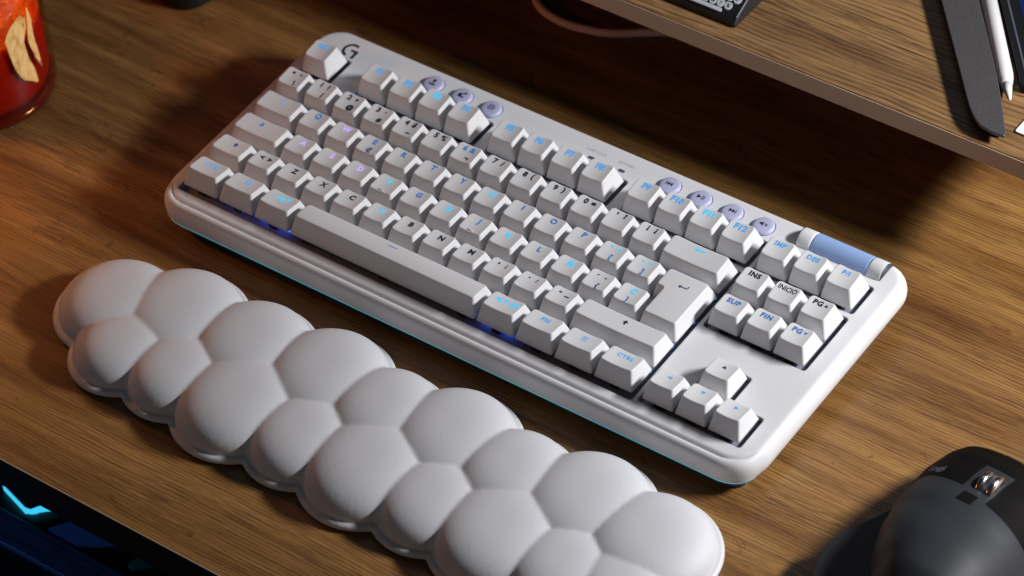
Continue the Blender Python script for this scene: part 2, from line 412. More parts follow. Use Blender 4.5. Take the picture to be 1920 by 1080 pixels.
NR = []                                             # subdivide the straight runs too
for i, (p, nn) in enumerate(n0):
    q, qn = n0[(i + 1) % len(n0)]
    NR.append((p, nn)); L_ = (q - p).length
    if L_ > 30:
        k = int(L_ // 24)
        for j in range(1, k): NR.append((p.lerp(q, j / k), nn))
loops = []
for a, b in zip(side, front):
    lp = []
    for p, nn in NR:
        wf = sstep(.25, .9, -nn.y); d = a[0] * (1 - wf) + b[0] * wf; z = a[1] * (1 - wf) + b[1] * wf
        lp.append(bm.verts.new((p.x + nn.x * d, p.y + nn.y * d, z)))
    loops.append(lp)
for a, b in zip(loops, loops[1:]): bridge(bm, a, b)
pts2 = []; edges2 = []; vmap = []
def addloop(pts, existing=None):
    s = len(pts2)
    for i, p in enumerate(pts):
        pts2.append(Vector((p[0], p[1]))); vmap.append(existing[i] if existing else bm.verts.new((p[0], p[1], ZD)))
    n = len(pts)
    for i in range(n): edges2.append((s + i, s + (i + 1) % n))
    return vmap[s:]
addloop([v.co.xy for v in loops[0]], loops[0])
polys = []
def wall(mk):
    top = mk(.9); lp = addloop(top)
    prev = lp
    for d, z in ((.45, ZD - .02), (.12, ZD - .16), (0, ZD - .5), (0, -1.8), (-.05, -3.9)):
        cur = [bm.verts.new((p[0], p[1], z)) for p in mk(d)]; bridge(bm, prev, cur); prev = cur
    polys.append([Vector((p[0], p[1])) for p in top])
for h in holes:
    cv = convexity(h)
    wall(lambda d, h=h, cv=cv: rounded(offset(h, d), [max(.15, 1.6 + d * c) for c in cv], 4))
for cx, cy in rounds: wall(lambda d, cx=cx, cy=cy: disc(6.25 + d * .5, 28, cx, cy))
def inside(pt, poly):
    r = False; n = len(poly)
    for i in range(n):
        a, b = poly[i], poly[i - 1]
        if (a.y > pt.y) != (b.y > pt.y) and pt.x < (b.x - a.x) * (pt.y - a.y) / (b.y - a.y) + a.x: r = not r
    return r
vv, ee, ff, *_rest = delaunay_2d_cdt(pts2, edges2, [], 1, 1e-4)
orig = _rest[0]
outp = [p for p, _ in NR]
for f in ff:
    c = sum((Vector(vv[i]) for i in f), Vector((0, 0))) / len(f)
    if not inside(c, outp) or any(inside(c, q) for q in polys): continue
    try: bm.faces.new([vmap[orig[i][0]] for i in f])
    except (ValueError, IndexError): pass
flat_from = None
case = kpart('case', bm, M['deck'], sm=True)
for p_ in case.data.polygons:
    if len(p_.vertices) == 3: p_.use_smooth = False
# light strip and base under the shell
bm = bmesh.new(); A = []; B = []; Cc = []
for p, nn in NR:
    wf = sstep(.25, .9, -nn.y); d = 4.7 * (1 - wf) + 7.5 * wf
    A.append(bm.verts.new((p.x + nn.x * d, p.y + nn.y * d, -13.32))); B.append(bm.verts.new((p.x + nn.x * (d - .1), p.y + nn.y * (d - .1), -13.95)))
    Cc.append(bm.verts.new((p.x + nn.x * (d - 3), p.y + nn.y * (d - 3), -14.0)))
bridge(bm, A, B); bridge(bm, B, Cc, 1)
for f in bm.faces:
    if f.calc_center_median().y > -90: f.material_index = 1
kpart('light_strip', bm, [M['strip'], M['base']])
bm = bmesh.new(); A = []; B = []
for p, nn in NR:
    wf = sstep(.25, .9, -nn.y); d = -3 * (1 - wf) + 5.0 * wf
    x, y = p.x + nn.x * d, p.y + nn.y * d
    A.append(bm.verts.new((x, y, -13.5))); x2, y2 = p.x + nn.x * (d - 2), p.y + nn.y * (d - 2); B.append(bm.verts.new((x2, y2, zdesk(y2) + .3)))
bridge(bm, A, B); bm.faces.new(A); bm.faces.new(B[::-1]); kpart('base', bm, M['base'])
bm = bmesh.new(); box(bm, -2, 350, -91, 47, -5.4, -3.6); kpart('switch_plate', bm, M['plate'])

ROW = {'F': (2.4, 11.2, 5.6, 12.5, YF), 'E': (2.7, 11.1, 5.7, 12.0, 0), 'D': (3.06, 9.7, 6.0, 9.9, -U), 'C': (3.5, 9.3, 6.7, 8.9, -2 * U),
       'B': (4.1, 9.9, 6.9, 8.8, -3 * U), 'A': (4.2, 10.4, 7.0, 8.6, -4 * U)}
HB = 9.05
caps = {}
def dense(pts, wu):
    out = []; n = len(pts)
    for i, p in enumerate(pts):
        out.append(p)
        if i % 6 == 5:
            k = max(8, int(8 * wu)) if i in (5, 17) else 6
            out += [p.lerp(pts[(i + 1) % n], j / k) for j in range(1, k)]
    return out
def capgeo(row, wu, kind='dish'):
    k = (row, wu, kind)
    if k in caps: return caps[k]
    fi, zf_, yb, zb, _ = ROW[row]; hx = wu * U / 2 - .475; tx = hx - 2.14; yf = -HB + fi
    def zt(x, y):
        z = zf_ + (zb - zf_) * (y - yf) / (yb - yf)
        if kind == 'bar': return z + .55 * (1 - ((y - (yf + yb) / 2) / ((yb - yf) / 2)) ** 2)
        q = min(1, abs(x) / tx); 
        return z - .75 * (1 - q * q)
    bm = bmesh.new()
    bot = dense(rounded(rect(-hx, hx, -HB, HB), 1.1, 5), wu); top = dense(rounded(rect(-tx, tx, yf, yb), [1.5, 1.3, 1.7, 2.1], 5), wu)
    L = []
    def lp(fn): L.append([bm.verts.new(fn(i)) for i in range(len(bot))])
    lp(lambda i: (bot[i].x * .985, bot[i].y * .985, 0))
    def sidept(t, drop=.38):
        def g(i):
            p = bot[i].lerp(top[i], t); zz = (zt(top[i].x, top[i].y) - drop) * t
            return (p.x, p.y, zz + .12 * (1 - t))
        return g
    for t in (0, .06, .5, .95, 1.0): lp(sidept(t))
    cx, cy = 0, (yf + yb) / 2
    def inset(d, dz):
        def g(i):
            p = top[i]; q = Vector((cx, cy)); ax, ay = tx, (yb - yf) / 2
            X, Y = p.x * (1 - d / ax), cy + (p.y - cy) * (1 - d / ay); return (X, Y, zt(X, Y) - dz)
        return g
    lp(inset(.12, .16)); lp(inset(.38, .02)); lp(inset(.8, 0))
    for s in (.72, .48, .22):
        def g(i, s=s):
            X, Y = top[i].x * s if wu < 2 or kind == 'dish' else top[i].x * s, cy + (top[i].y - cy) * s
            return (X, Y, zt(X, Y))
        lp(g)
    for a, b in zip(L, L[1:]): bridge(bm, a, b)
    bm.faces.new(L[-1]); bm.faces.new(L[0][::-1])
    me = bpy.data.meshes.new('key'); bmesh.ops.recalc_face_normals(bm, faces=bm.faces[:]); bmesh.ops.scale(bm, vec=(.001,) * 3, verts=bm.verts[:]); bm.to_mesh(me); bm.free()
    me.materials.append(M['cap']); smooth(me)
    caps[k] = (me, zt); return caps[k]
INK = {'k': 'black_ink', 'c': 'cyan', 'b': 'blue', 's': 'sky', 'v': 'violet', 'n': 'navy'}
COLNAME = {'k': 'black', 'c': 'bright cyan', 'b': 'blue', 's': 'light blue', 'v': 'violet', 'n': 'dark navy'}
up_arrow = [(0, 1.7), (1.6, 0), (.65, 0), (.65, -1.5), (-.65, -1.5), (-.65, 0), (-1.6, 0)]
ICON = {
 'up': [up_arrow], 'down': [[(x, -y) for x, y in up_arrow][::-1]],
 'back': [[(-3.0, 0), (-1.1, 1.3), (-1.1, .42), (3.0, .42), (3.0, -.42), (-1.1, -.42), (-1.1, -1.3)]],
 'enter': [[(-3.0, 0), (-1.2, 1.2), (-1.2, .35), (3.0, .35), (3.0, 1.9), (2.3, 1.9), (2.3, -.35), (-1.2, -.35), (-1.2, -1.2)]],
 'tu': [[(-1.5, -1.1), (1.5, -1.1), (0, 1.3)]], 'td': [[(-1.5, 1.1), (0, -1.3), (1.5, 1.1)]],
 'tl': [[(1.1, -1.5), (1.1, 1.5), (-1.5, 0)]], 'tr': [[(-1.1, 1.5), (-1.1, -1.5), (1.5, 0)]],
 'dash': [[(-2.9, -.28), (2.9, -.28), (2.9, .28), (-2.9, .28)]],
 'win': [[(a, b), (a + 1.45, b), (a + 1.45, b + 1.45), (a, b + 1.45)] for a in (-1.65, .2) for b in (-1.65, .2)],
 'menu': [bar(-1.9, 1.7, 1.9, 1.7, .4), bar(-1.9, -1.7, 1.9, -1.7, .4), bar(-1.75, -1.7, -1.75, 1.7, .4), bar(1.75, -1.7, 1.75, 1.7, .4), bar(-.9, .7, .9, .7, .35), bar(-.9, 0, .9, 0, .35), bar(-.9, -.7, .9, -.7, .35)],
 'tab': [bar(-2.0, .3, -2.0, 2.1, .35), [(-1.8, 1.2), (-.9, 1.8), (-.9, .6)], bar(-1, 1.2, 1.4, 1.2, .4), bar(2.0, -.3, 2.0, -2.1, .35), [(1.8, -1.2), (.9, -1.8), (.9, -.6)], bar(1, -1.2, -1.4, -1.2, .4)],
 'homing': [bar(-1.6, 0, 1.6, 0, .42)],
 'heart': [disc(.55, 10, -.4, .2), disc(.55, 10, .4, .2), [(-.9, 0), (0, -1.0), (.9, 0)]],
 'plus': [bar(-.9, 0, .9, 0, .55), bar(0, -.9, 0, .9, .55)],
}
LX, TX, RX3 = -2.2, 3.0, -3.5
def T(s, x, y, h=2.9, c=None, **k): return ('T', s, x, y, h, c, k)
def I(n, x, y, s=1.0, c=None): return ('I', n, x, y, s, c)
def single(s, **k): return [T(s, .3, 2.9, 2.8, **k)]
def pair(a, b, third=None, cb=None, c3=None):
    o = [T(a, LX, 2.7, 2.7), T(b, 2.5, 2.7, 2.7, cb)]
    if third: o.append(T(third, 2.3, -3.5, 2.5, c3))
    return o
def acc(a, b, third=None, c3=None):
    o = [T(a, LX, 3.6, 2.9), T(b, 2.5, 3.2, 2.6)]
    if third: o.append(T(third, 1.2, -3.3, 2.6, c3))
    return o
LS = 1.14
K = []      # row, x left (u), width (u), colour, legend items, description, name
def key(row, x, items, c='k', wu=1, desc='', name='key', kind='dish'): K.append((row, x, wu, c, items, desc, name, kind))
def fkey(n, x, c='s'): key('F', x, [T('F%d' % n, -.2, 2.3, 3.0)], c, desc='F%d' % n)
key('F', 0, [T('ESC', -.2, 2.4, 2.3, space=1.15)], 's', desc='ESC')
for i, x in enumerate((2, 3, 4, 5, 6.5, 7.5, 8.5, 9.5, 11, 12, 13, 14)): fkey(i + 1, x, 'c' if i in (2, 10) else 's')
for s, x in (('IMP', 15.25), ('DES', 16.25), ('P/I', 17.25)): key('F', x, [T(s, -.3, 2.3, 2.3, space=1.15)], 's', desc=s)
E_ = [pair('\u00ba', '\u00aa', '\\'), pair('1', '!', '|'), pair('2', '"', '@'), pair('3', '\u00b7', '#'), pair('4', '$', '~'), pair('5', '%'),
      pair('6', '&', '\u00ac', c3='k'), pair('7', '/'), pair('8', '('), pair('9', ')'), pair('0', '='), acc("'", '?'), pair('\u00a1', '\u00bf')]
En = ['ordinal signs', '1', '2', '3', '4', '5', '6', '7', '8', '9', '0', 'question mark', 'inverted question mark']
for i, it in enumerate(E_): key('E', i, it, 'b' if i == 6 else 'k', desc=En[i])
key('E', 13, [I('back', .5, 2.8)], 'c', 2, 'backspace arrow', 'backspace_key')
key('D', 0, [I('tab', .8, 2.4)], 's', 1.5, 'tab arrows', 'tab_key')
for i, ch in enumerate('QWERTYUIOP'):
    it = single(ch)
    if ch == 'E': it = [T('E', .3, 2.9, 2.8), T('\u20ac', .6, -3.4, 2.7, 'n')]
    key('D', 1.5 + i, it, {'W': 'v', 'U': 'c'}.get(ch, 'b'), desc=ch)
key('D', 11.5, acc('`', '^', '[', 'b'), 'c', desc='left bracket')
key('D', 12.5, [I('plus', -1.6, 3.0), T('*', 2.4, 2.4, 3.4), T(']', 1.2, -3.3, 2.6, 'b')], 'c', desc='right bracket')
key('C', 0, [I('down', -1.2, 2.8)], 'b', 1.75, 'caps lock arrow', 'caps_lock_key')
for i, ch in enumerate('ASDFGHJKL\u00d1'):
    key('C', 1.75 + i, single(ch), {'A': 'v', 'S': 'v', 'D': 'v', 'F': 'c', 'H': 'c', 'K': 'c', '\u00d1': 'c'}.get(ch, 'b'), desc=ch)
key('C', 11.75, acc('\u00b4', '\u00a8', '{'), 'n', desc='left brace')
key('C', 12.75, [T('\u00c7', .3, 2.9, 2.8), T('}', .4, -3.4, 2.6, 'b')], 'c', desc='C cedilla')
key('B', 0, [I('up', 1.2, 2.6)], 'n', 1.25, 'shift arrow', 'shift_key')
key('B', 1.25, pair('<', '>'), 'k', desc='angle brackets')
for i, ch in enumerate('ZXCVBNM'): key('B', 2.25 + i, single(ch), 'c' if ch == 'V' else 'k', desc=ch)
key('B', 9.25, acc(',', ';'), 'k', desc='comma'); key('B', 10.25, acc('.', ':'), 'k', desc='full stop'); key('B', 11.25, [T('-', LX, 3.4, 2.9, center_y=True), T('_', 2.5, 1.8, 2.9)], 'k', desc='hyphen')
key('B', 12.25, [I('up', 1.5, 2.7)], 'k', 2.75, 'shift arrow', 'shift_key')
key('A', 0, [T('CTRL', .6, 3.0, 2.1, space=1.2)], 's', 1.25, 'CTRL', 'control_key')
key('A', 1.25, [I('win', 1.0, 2.9)], 's', 1.25, 'four squares', 'key')
key('A', 2.5, [T('ALT', .8, 3.0, 2.5, space=1.15)], 'c', 1.25, 'ALT', 'alt_key')
key('A', 3.75, [I('dash', 0, 3.6)], 'b', 6.25, 'short dash', 'space_bar', 'bar')
key('A', 10, [T('ALT GR', .8, 2.8, 2.3, space=1.1)], 'c', 1.25, 'ALT GR', 'alt_key')
key('A', 11.25, [T('FN', .3, 3.0, 2.4, space=1.15)], 's', 1.25, 'FN', 'key')
key('A', 12.5, [I('menu', .3, 2.6, .85)], 's', 1.25, 'menu box', 'key')
key('A', 13.75, [T('CTRL', .6, 3.0, 2.1, space=1.2)], 's', 1.25, 'CTRL', 'control_key')
for r, ss, c in (('E', ('INS', 'INICIO', 'PG'), 'k'), ('D', ('SUP', 'FIN', 'PG'), 'b')):
    for i, s in enumerate(ss):
        it = [T(s, -.2, 2.7, 2.5, space=1.12)] if i != 1 or s == 'FIN' else [T(s, 0, 2.7, 2.5, width=10.4, bold=.022)]
        if i == 2: it = [T('PG', -1.5, 2.7, 2.5, space=1.12), I('tu' if r == 'E' else 'td', 3.2, 2.6, .75)]
        key(r, 15.25 + i, it, c, desc=['INS', 'INICIO', 'page up', 'SUP', 'FIN', 'page down'][i + (3 if r == 'D' else 0)])
key('B', 16.25, [I('tu', .2, 3.0, .85)], 'k', desc='up arrow', name='arrow_key')
for x, n, d in ((15.25, 'tl', 'left'), (16.25, 'td', 'down'), (17.25, 'tr', 'right')): key('A', x, [I(n, .3, 3.0, .9)], 's', desc=d + ' arrow', name='arrow_key')

SWB = bmesh.new(); box(SWB, -7, 7, -4.6, 7, -5, -.6); box(SWB, -2.4, 2.4, -8.2, -7.4, -5, -1.4)
swm = bpy.data.meshes.new('switch'); bmesh.ops.scale(SWB, vec=(.001,) * 3, verts=SWB.verts[:]); SWB.to_mesh(swm); SWB.free(); swm.materials.append(M['switch'])
def legend(items, zt, c, keyo, lift=.07):
    bm = bmesh.new(); cols = [c]
    zf = lambda x, y: zt(x, y) + lift
    for it in items:
        cc = it[5] or c
        if cc not in cols: cols.append(cc)
        mi = cols.index(cc)
        if it[0] == 'T': add_text(bm, it[1], it[2], it[3], it[4], zf, mi=mi, **it[6])
        else:
            for p in ICON[it[1]]: add_poly(bm, p, it[2], it[3], zf, mi, it[4])
    for f in bm.faces:
        if f.normal.z < 0: f.normal_flip()
    me = bpy.data.meshes.new('legend'); bmesh.ops.scale(bm, vec=(.001,) * 3, verts=bm.verts[:]); bm.to_mesh(me); bm.free()
    for q in cols: me.materials.append(M[INK[q]])
    return link('legend', me, keyo)
for row, x, wu, c, items, desc, name, kind in K:
    me, zt = capgeo(row, wu, kind)
    cx = (x + wu / 2) * U; cy = ROW[row][4]
    o = link(name, me, kb, Vector((cx, cy, 0)) - P0)
    if name != 'space_bar': o.rotation_euler = (random.uniform(-.007, .007), random.uniform(-.007, .007), random.uniform(-.005, .005))
    o['label'] = 'white %s marked with %s %s legend' % (name.replace('_', ' '), COLNAME[c], desc)
    legend(items, zt, c, o)
    if desc in ('F', 'J'):
        bm = bmesh.new(); tube(bm, [(-1.7, -4.2, zt(0, -4.2) + .1), (1.7, -4.2, zt(0, -4.2) + .1)], .32, 8); b = build('homing_bar', bm, M['cap'], o, sm=True)
    if row == 'A' or (row, x) in (('F', 0), ('F', 5), ('F', 9.5), ('F', 14), ('F', 17.25), ('E', 17.25), ('D', 17.25), ('D', 15.25), ('D', 16.25), ('B', 16.25)):
        if name == 'space_bar':
            for dx in (-50, 0, 50): link('switch', swm, kb, Vector((cx + dx, cy, 0)) - P0)
        else: link('switch', swm, kb, Vector((cx, cy, 0)) - P0)
# ISO enter
bt = [(13.75 * U + .475, -2 * U - HB), (15 * U - .475, -2 * U - HB), (15 * U - .475, -U + HB), (13.5 * U + .475, -U + HB), (13.5 * U + .475, -U - HB), (13.75 * U + .475, -U - HB)]
tp = [(bt[0][0] + 2.14, bt[0][1] + 3.5), (bt[1][0] - 2.14, bt[1][1] + 3.5), (bt[2][0] - 2.14, bt[2][1] - 3.0), (bt[3][0] + 2.14, bt[3][1] - 3.0), (bt[4][0] + 2.14, bt[4][1] + 2.9), (bt[5][0] + 2.14, bt[5][1] + 2.9)]
EC = Vector((14.3 * U, -1.5 * U))
bm = bmesh.new(); bl = rounded(bt, [1.1, 1.1, 1.1, 1.1, 1.1, .6], 5); tl = rounded(tp, [1.5, 1.3, 1.7, 2.1, 1.5, 1.5], 5)
def zte(x, y): return 9.35 + .12 * abs(y + 10) / 18
def elp(pts, zs): return [bm.verts.new((p[0] - EC.x, p[1] - EC.y, z)) for p, z in zip(pts, zs)]
LL = [elp(bl, [0.1] * len(bl))]
for t in (.06, .5, .95, 1): 
    pp = [a.lerp(b, t) for a, b in zip(bl, tl)]; LL.append(elp(pp, [(9.3 - .38) * t + .1 * (1 - t)] * len(pp)))
cv = convexity(tp)
for d, z in ((.12, 9.18), (.38, 9.33), (.8, 9.35)):
    pp = rounded(offset(tp, -d), [max(.2, r - d * k) for r, k in zip([1.5, 1.3, 1.7, 2.1, 1.5, 1.5], cv)], 5); LL.append(elp(pp, [z] * len(pp)))
for a, b in zip(LL, LL[1:]): bridge(bm, a, b)
bm.faces.new(LL[-1]); bm.faces.new(LL[0][::-1])
ent = kpart('enter_key', bm, M['cap'], (EC.x, EC.y, 0), sm=True)
ent['label'] = 'white L-shaped enter key marked with dark navy return arrow'
legend([I('enter', .4, 7.4, .95)], lambda x, y: 9.36, 'n', ent)
for x in (14.3,): link('switch', swm, kb, Vector((x * U, -1.5 * U, 0)) - P0)
# backlight leds on the plate near the front keys
for x, y in ((2.8, -81.4), (3.45, -81.4), (10.3, -81.4), (10.95, -81.4), (1.85, -81.3)):
    bm = bmesh.new(); box(bm, -2.6, 2.6, -.45, .45, -3.7, -3.1); kpart('key_led', bm, M['led'], (x * U, y, 0))
LS = 1.0
for k, yb_ in enumerate((-U / 2, -1.5 * U, -2.5 * U, -3.5 * U)):
    bm = bmesh.new(); box(bm, 1, 284, yb_ - .5, yb_ + .5, -3.7, -3.3); kpart('backlight_bar', bm, M['glowbar'])
# round buttons
S8 = [bar(math.cos(a) * 1.35, math.sin(a) * 1.35, math.cos(a) * 2.2, math.sin(a) * 2.2, .5) for a in [k * math.pi / 4 for k in range(8)]]
RI = {
 'game mode': [bar(-1.6, -1.5, 1.6, -1.5, .8), bar(0, -1.4, 0, .6, .6)] + [disc(.9, 14, 0, 1.2)] + ring(1.5, 1.95, 10, 200, 340),
 'wireless': [disc(1.0, 14, -.9, -.3), bar(-.9, -.3, 1.3, 1.5, .7), disc(.7, 12, 1.3, 1.4), bar(-1.6, -1.4, 1.6, -1.4, .9)],
 'brightness sun': ring(.6, 1.1, 16) + S8,
 'previous track': [bar(-1.9, -1.2, -1.9, 1.2, .45), [(-1.7, 0), (-.1, -1.2), (-.1, 1.2)], [(-.2, 0), (1.5, -1.2), (1.5, 1.2)]],
 'play and pause': [[(-1.9, -1.3), (.2, 0), (-1.9, 1.3)], bar(.75, -1.25, .75, 1.25, .45), bar(1.6, -1.25, 1.6, 1.25, .45)],
 'next track': [bar(1.9, -1.2, 1.9, 1.2, .45), [(1.7, 0), (.1, 1.2), (.1, -1.2)], [(.2, 0), (-1.5, 1.2), (-1.5, -1.2)]],
 'mute speaker': [[(-2.0, -.55), (-1.2, -.55), (-.1, -1.4), (-.1, 1.4), (-1.2, .55), (-2.0, .55)], bar(.6, -.75, 2.0, .75, .42), bar(.6, .75, 2.0, -.75, .42)],
}
bprof = [(5.95, -4), (5.95, -.6), (5.8, .25), (5.3, .75), (4.5, .95), (3, 1.05), (1.2, 1.08)]
for (cx, cy), (n, ps) in zip(rounds, RI.items()):
    bm = bmesh.new(); lathe(bm, bprof, 0, 0, 36); o = kpart('media_button', bm, M['lilac'], (cx, cy, 0), sm=True)
    o['label'] = 'round lilac button with black %s icon' % n
    bm = bmesh.new()
    for p in ps: add_poly(bm, p, 0, .3, lambda x, y: 1.12, 0, 1.12)
    build('icon', bm, M['black_ink'], o)
# indicator windows and their small print
for x, tt, tx in ((174.4, 'CAPS LOCK', 174.4), (193.4, 'BATTERY', 193.5)):
    bm = bmesh.new(); prism(bm, [tuple(p) for p in rounded(rect(x - 2, x + 2, 38.95 - .95, 38.95 + .95), .94, 5)], ZD - .1, ZD + .06); kpart('indicator_light', bm, M['led_window'])
    bm = bmesh.new(); add_text(bm, tt, tx, 44.0, 1.55, lambda a, b: ZD + .05, bold=.0, space=1.1); kpart('printed_text', bm, M['grey_ink'])
# letter emblem: an open ring and a square hook
bm = bmesh.new(); gx, gy = 14.2, 41.3; zl = lambda a, b: ZD + .05
for p in ring(3.6, 5.2, 22, 62, 262): add_poly(bm, p, gx, gy, zl)
add_poly(bm, [(.2, .9), (.2, -.7), (3.0, -.7), (3.0, -5.1), (4.8, -5.1), (4.8, .9)], gx - .3, gy, zl)
kpart('emblem', bm, M['black_ink'])
# volume roller
def rolle(name, x0, x1, r, material, ribs=0, loops=((0, 1),)):
    bm = bmesh.new(); seg = 92 if ribs else 48; prev = None
    for fx, fr in loops:
        x = x0 + (x1 - x0) * fx; lp = []
        for i in range(seg):
            a = 2 * math.pi * i / seg; rr = r * fr - (.10 if ribs and i % 2 else 0)
            lp.append(bm.verts.new((x, 45.7 + rr * math.cos(a), -2 + rr * math.sin(a))))
        if prev: bridge(bm, prev, lp)
        else: bm.faces.new(lp)
        prev = lp
    bm.faces.new(prev[::-1]); return kpart(name, bm, material, sm=not ribs)
rolle('volume_roller', 307.2, 340, 6.35, M['roller'], 1, ((0, .97), (.02, 1), (.98, 1), (1, .97)))
rolle('roller_cap', 299.2, 306.9, 6.4, M['deck'], 0, ((0, .97), (.03, .99), (.1, 1), (.9, 1), (1, .97)))
rolle('roller_cap', 340.3, 348.2, 6.4, M['deck'], 0, ((0, .97), (.1, 1), (.9, 1), (.97, .99), (1, .97)))
for x0, x1 in ((298.9, 299.2), (348.2, 348.5)): rolle('roller_gap', x0, x1, 6.2, M['well'], 0, ((0, 1), (1, 1)))

# ------------------------------------------------------------------ wrist rest
wr = empty('wrist_rest', (174, -165, 0)); tag(wr, 'pale grey leather wrist rest of puffy cloud bumps in front of the keyboard', 'wrist rest')
BUB = [(15, -160.5, 31.5, 20), (48, -150, 33, 21), (93, -148.5, 32, 21), (138, -145, 33, 21.5), (178, -149, 30, 20.8), (216.5, -144.5, 33, 21.5), (256, -149, 30, 20.8), (296, -145, 33.5, 21.5), (336, -150, 33, 21),
       (38.5, -183.5, 26.5, 18.8), (73, -183, 26.5, 18.8), (113, -182.5, 33, 20.5), (154, -184, 28, 18.8), (194, -182.8, 33, 20.5), (233.5, -184, 28, 18.8), (273, -182.8, 33, 20.5), (311, -184, 28, 18.8), (339, -178, 26, 18)]
def blob(bm, cx, cy, r, h, z0):
    seg = 48; prev = None
    for k in range(-6, 17):
        a = math.pi / 2 * k / 16; f = math.copysign(abs(math.sin(a)) ** .88, a); c = max(.012, abs(math.cos(a)) ** .76)
        lp = [bm.verts.new((cx + r * c * math.cos(2 * math.pi * i / seg), cy + r * c * math.sin(2 * math.pi * i / seg), z0 + h * f)) for i in range(seg)]
        if prev: bridge(bm, prev, lp)
        else: bm.faces.new(lp[::-1])
        prev = lp
    bm.faces.new(prev)
def remeshed(name, bm, voxel, iters, material, dz=None):
    o = build(name, bm, material, sm=True)
    r = o.modifiers.new('remesh', 'REMESH'); r.mode = 'VOXEL'; r.voxel_size = voxel * .001; r.use_smooth_shade = True
    s = o.modifiers.new('smooth', 'SMOOTH'); s.iterations = iters; s.factor = .5
    dg = bpy.context.evaluated_depsgraph_get(); me = bpy.data.meshes.new_from_object(o.evaluated_get(dg)); o.modifiers.clear()
    o.data = me; smooth(me)
    return o
bm = bmesh.new()
for cx, cy, r, h in BUB: blob(bm, cx + 3, cy - .5, r - .4, h * .74, 4.0)
on(remeshed('cushion', bm, .8, 9, M['leather']), wr)
bm = bmesh.new()
for cx, cy, r, h in BUB:
    lathe(bm, [(r + .8, .3), (r + 2.4, .9), (r + 3.0, 2.0), (r + 2.8, 3.2), (r + 1.7, 4.2), (r - 3, 4.7)], cx + 3, cy - .5, 48)
on(remeshed('rim', bm, .7, 4, M['piping']), wr)

# ------------------------------------------------------------------ mouse
ms = empty('computer_mouse', (462, -85, 0)); tag(ms, 'dark grey sculpted computer mouse with metal scroll wheel and thumb rest', 'mouse')
def lerp_tab(tab, y):
    tab = sorted(tab)
    if y <= tab[0][0]: return tab[0][1]
    for (a, va), (b, vb) in zip(tab, tab[1:]):
        if y <= b:
            t = (y - a) / (b - a); return va + (vb - va) * (t * t * (3 - 2 * t) * .5 + t * .5)
    return tab[-1][1]
LEFT = [(-14, 447), (-16, 438), (-20, 432.5), (-28, 429.5), (-45, 427), (-70, 427.5), (-87, 430), (-105, 436), (-120, 444), (-135, 448), (-150, 456), (-158, 470)]
RIGHT = [(-14, 474), (-17, 485), (-22, 493), (-38, 498), (-60, 502), (-90, 506), (-120, 506), (-145, 498), (-158, 485)]
TOPZ = [(-14, 13), (-17, 20), (-22, 25), (-35, 31), (-50, 36), (-75, 43), (-100, 48), (-118, 48), (-140, 38), (-152, 22), (-158, 10)]
def mouse_pt(y, s):
    xl, xr, zt = lerp_tab(LEFT, y), lerp_tab(RIGHT, y), lerp_tab(TOPZ, y)
    q = 2 * s - 1; zz = max(0, 1 - abs(q) ** 2.6) ** .42
    x = xl + (xr - xl) * (.5 + .5 * math.copysign(abs(q) ** .92, q))
    side_z = 2.5
    drop = 7 * max(0, s - .45) ** 1.5 * 2
    return Vector((x, y, side_z + (zt - side_z - drop) * zz))
ys = [-158 + i * 144 / 70 for i in range(71)]; ss = [.5 - .5 * math.cos(math.pi * i / 60) for i in range(61)]
def mouse_patch(name, material, cond, lift, par):
    bm = bmesh.new(); grid = {}
    for i, y in enumerate(ys):
        for j, s in enumerate(ss): grid[i, j] = mouse_pt(y, s)
    vm = {}
    def vt(i, j):
        if (i, j) not in vm:
            a = grid[min(i + 1, 70), j] - grid[max(i - 1, 0), j]; b = grid[i, min(j + 1, 60)] - grid[i, max(j - 1, 0)]
            n = b.cross(a); n = -n.normalized() if n.length > 1e-6 else Vector((0, 0, 1))
            if n.z < 0: n = -n
            vm[i, j] = bm.verts.new(grid[i, j] + n * lift)
        return vm[i, j]
    for i in range(70):
        for j in range(60):
            c = (grid[i, j] + grid[i + 1, j + 1]) / 2
            if cond(c): bm.faces.new((vt(i, j), vt(i + 1, j), vt(i + 1, j + 1), vt(i, j + 1)))
    return on(build(name, bm, material, sm=True), par)
mouse_patch('body', M['mouse'], lambda c: True, 0, ms)
def mouse_s(y, x):
    a, b = 0, 1
    for _ in range(26):
        c = (a + b) / 2
        if mouse_pt(y, c).x < x: a = c
        else: b = c
    return a
def surf_panel(name, u0, u1, v0, v1, material, lift, nu=16, nv=16):
    """patch over the mouse shell: u runs across in x, v along y; v0 and v1 may depend on x"""
    bm = bmesh.new(); g = []
    for i in range(nu + 1):
        g.append([])
        for j in range(nv + 1):
            x = u0 + (u1 - u0) * i / nu; y = v0(x) + (v1(x) - v0(x)) * j / nv
            lo, hi = lerp_tab(LEFT, y), lerp_tab(RIGHT, y); x = max(lo + .05, min(hi - .05, x))
            s_ = mouse_s(y, x); p = mouse_pt(y, s_); e = .004
            n = (mouse_pt(y, min(1, s_ + e)) - mouse_pt(y, max(0, s_ - e))).cross(mouse_pt(y + .2, s_) - mouse_pt(y - .2, s_))
            n = n.normalized() if n.length > 1e-9 else Vector((0, 0, 1)); n = -n if n.z < 0 else n
            g[-1].append(bm.verts.new(p + n * lift))
    for a, b in zip(g, g[1:]):
        for j in range(nv): bm.faces.new((a[j], b[j], b[j + 1], a[j + 1]))
    return on(build(name, bm, material, sm=True), ms)
surf_panel('black_patch', 425, 458, lambda x: -56.5 + .10 * (440 - x), lambda x: -14.4, M['gloss'], .3, 34, 24)  # smooth black patches laid just over the front of the shell
surf_panel('black_patch', 473, 503, lambda x: -64 - (x - 472) * .22, lambda x: -15, M['gloss'], .3, 30, 24)
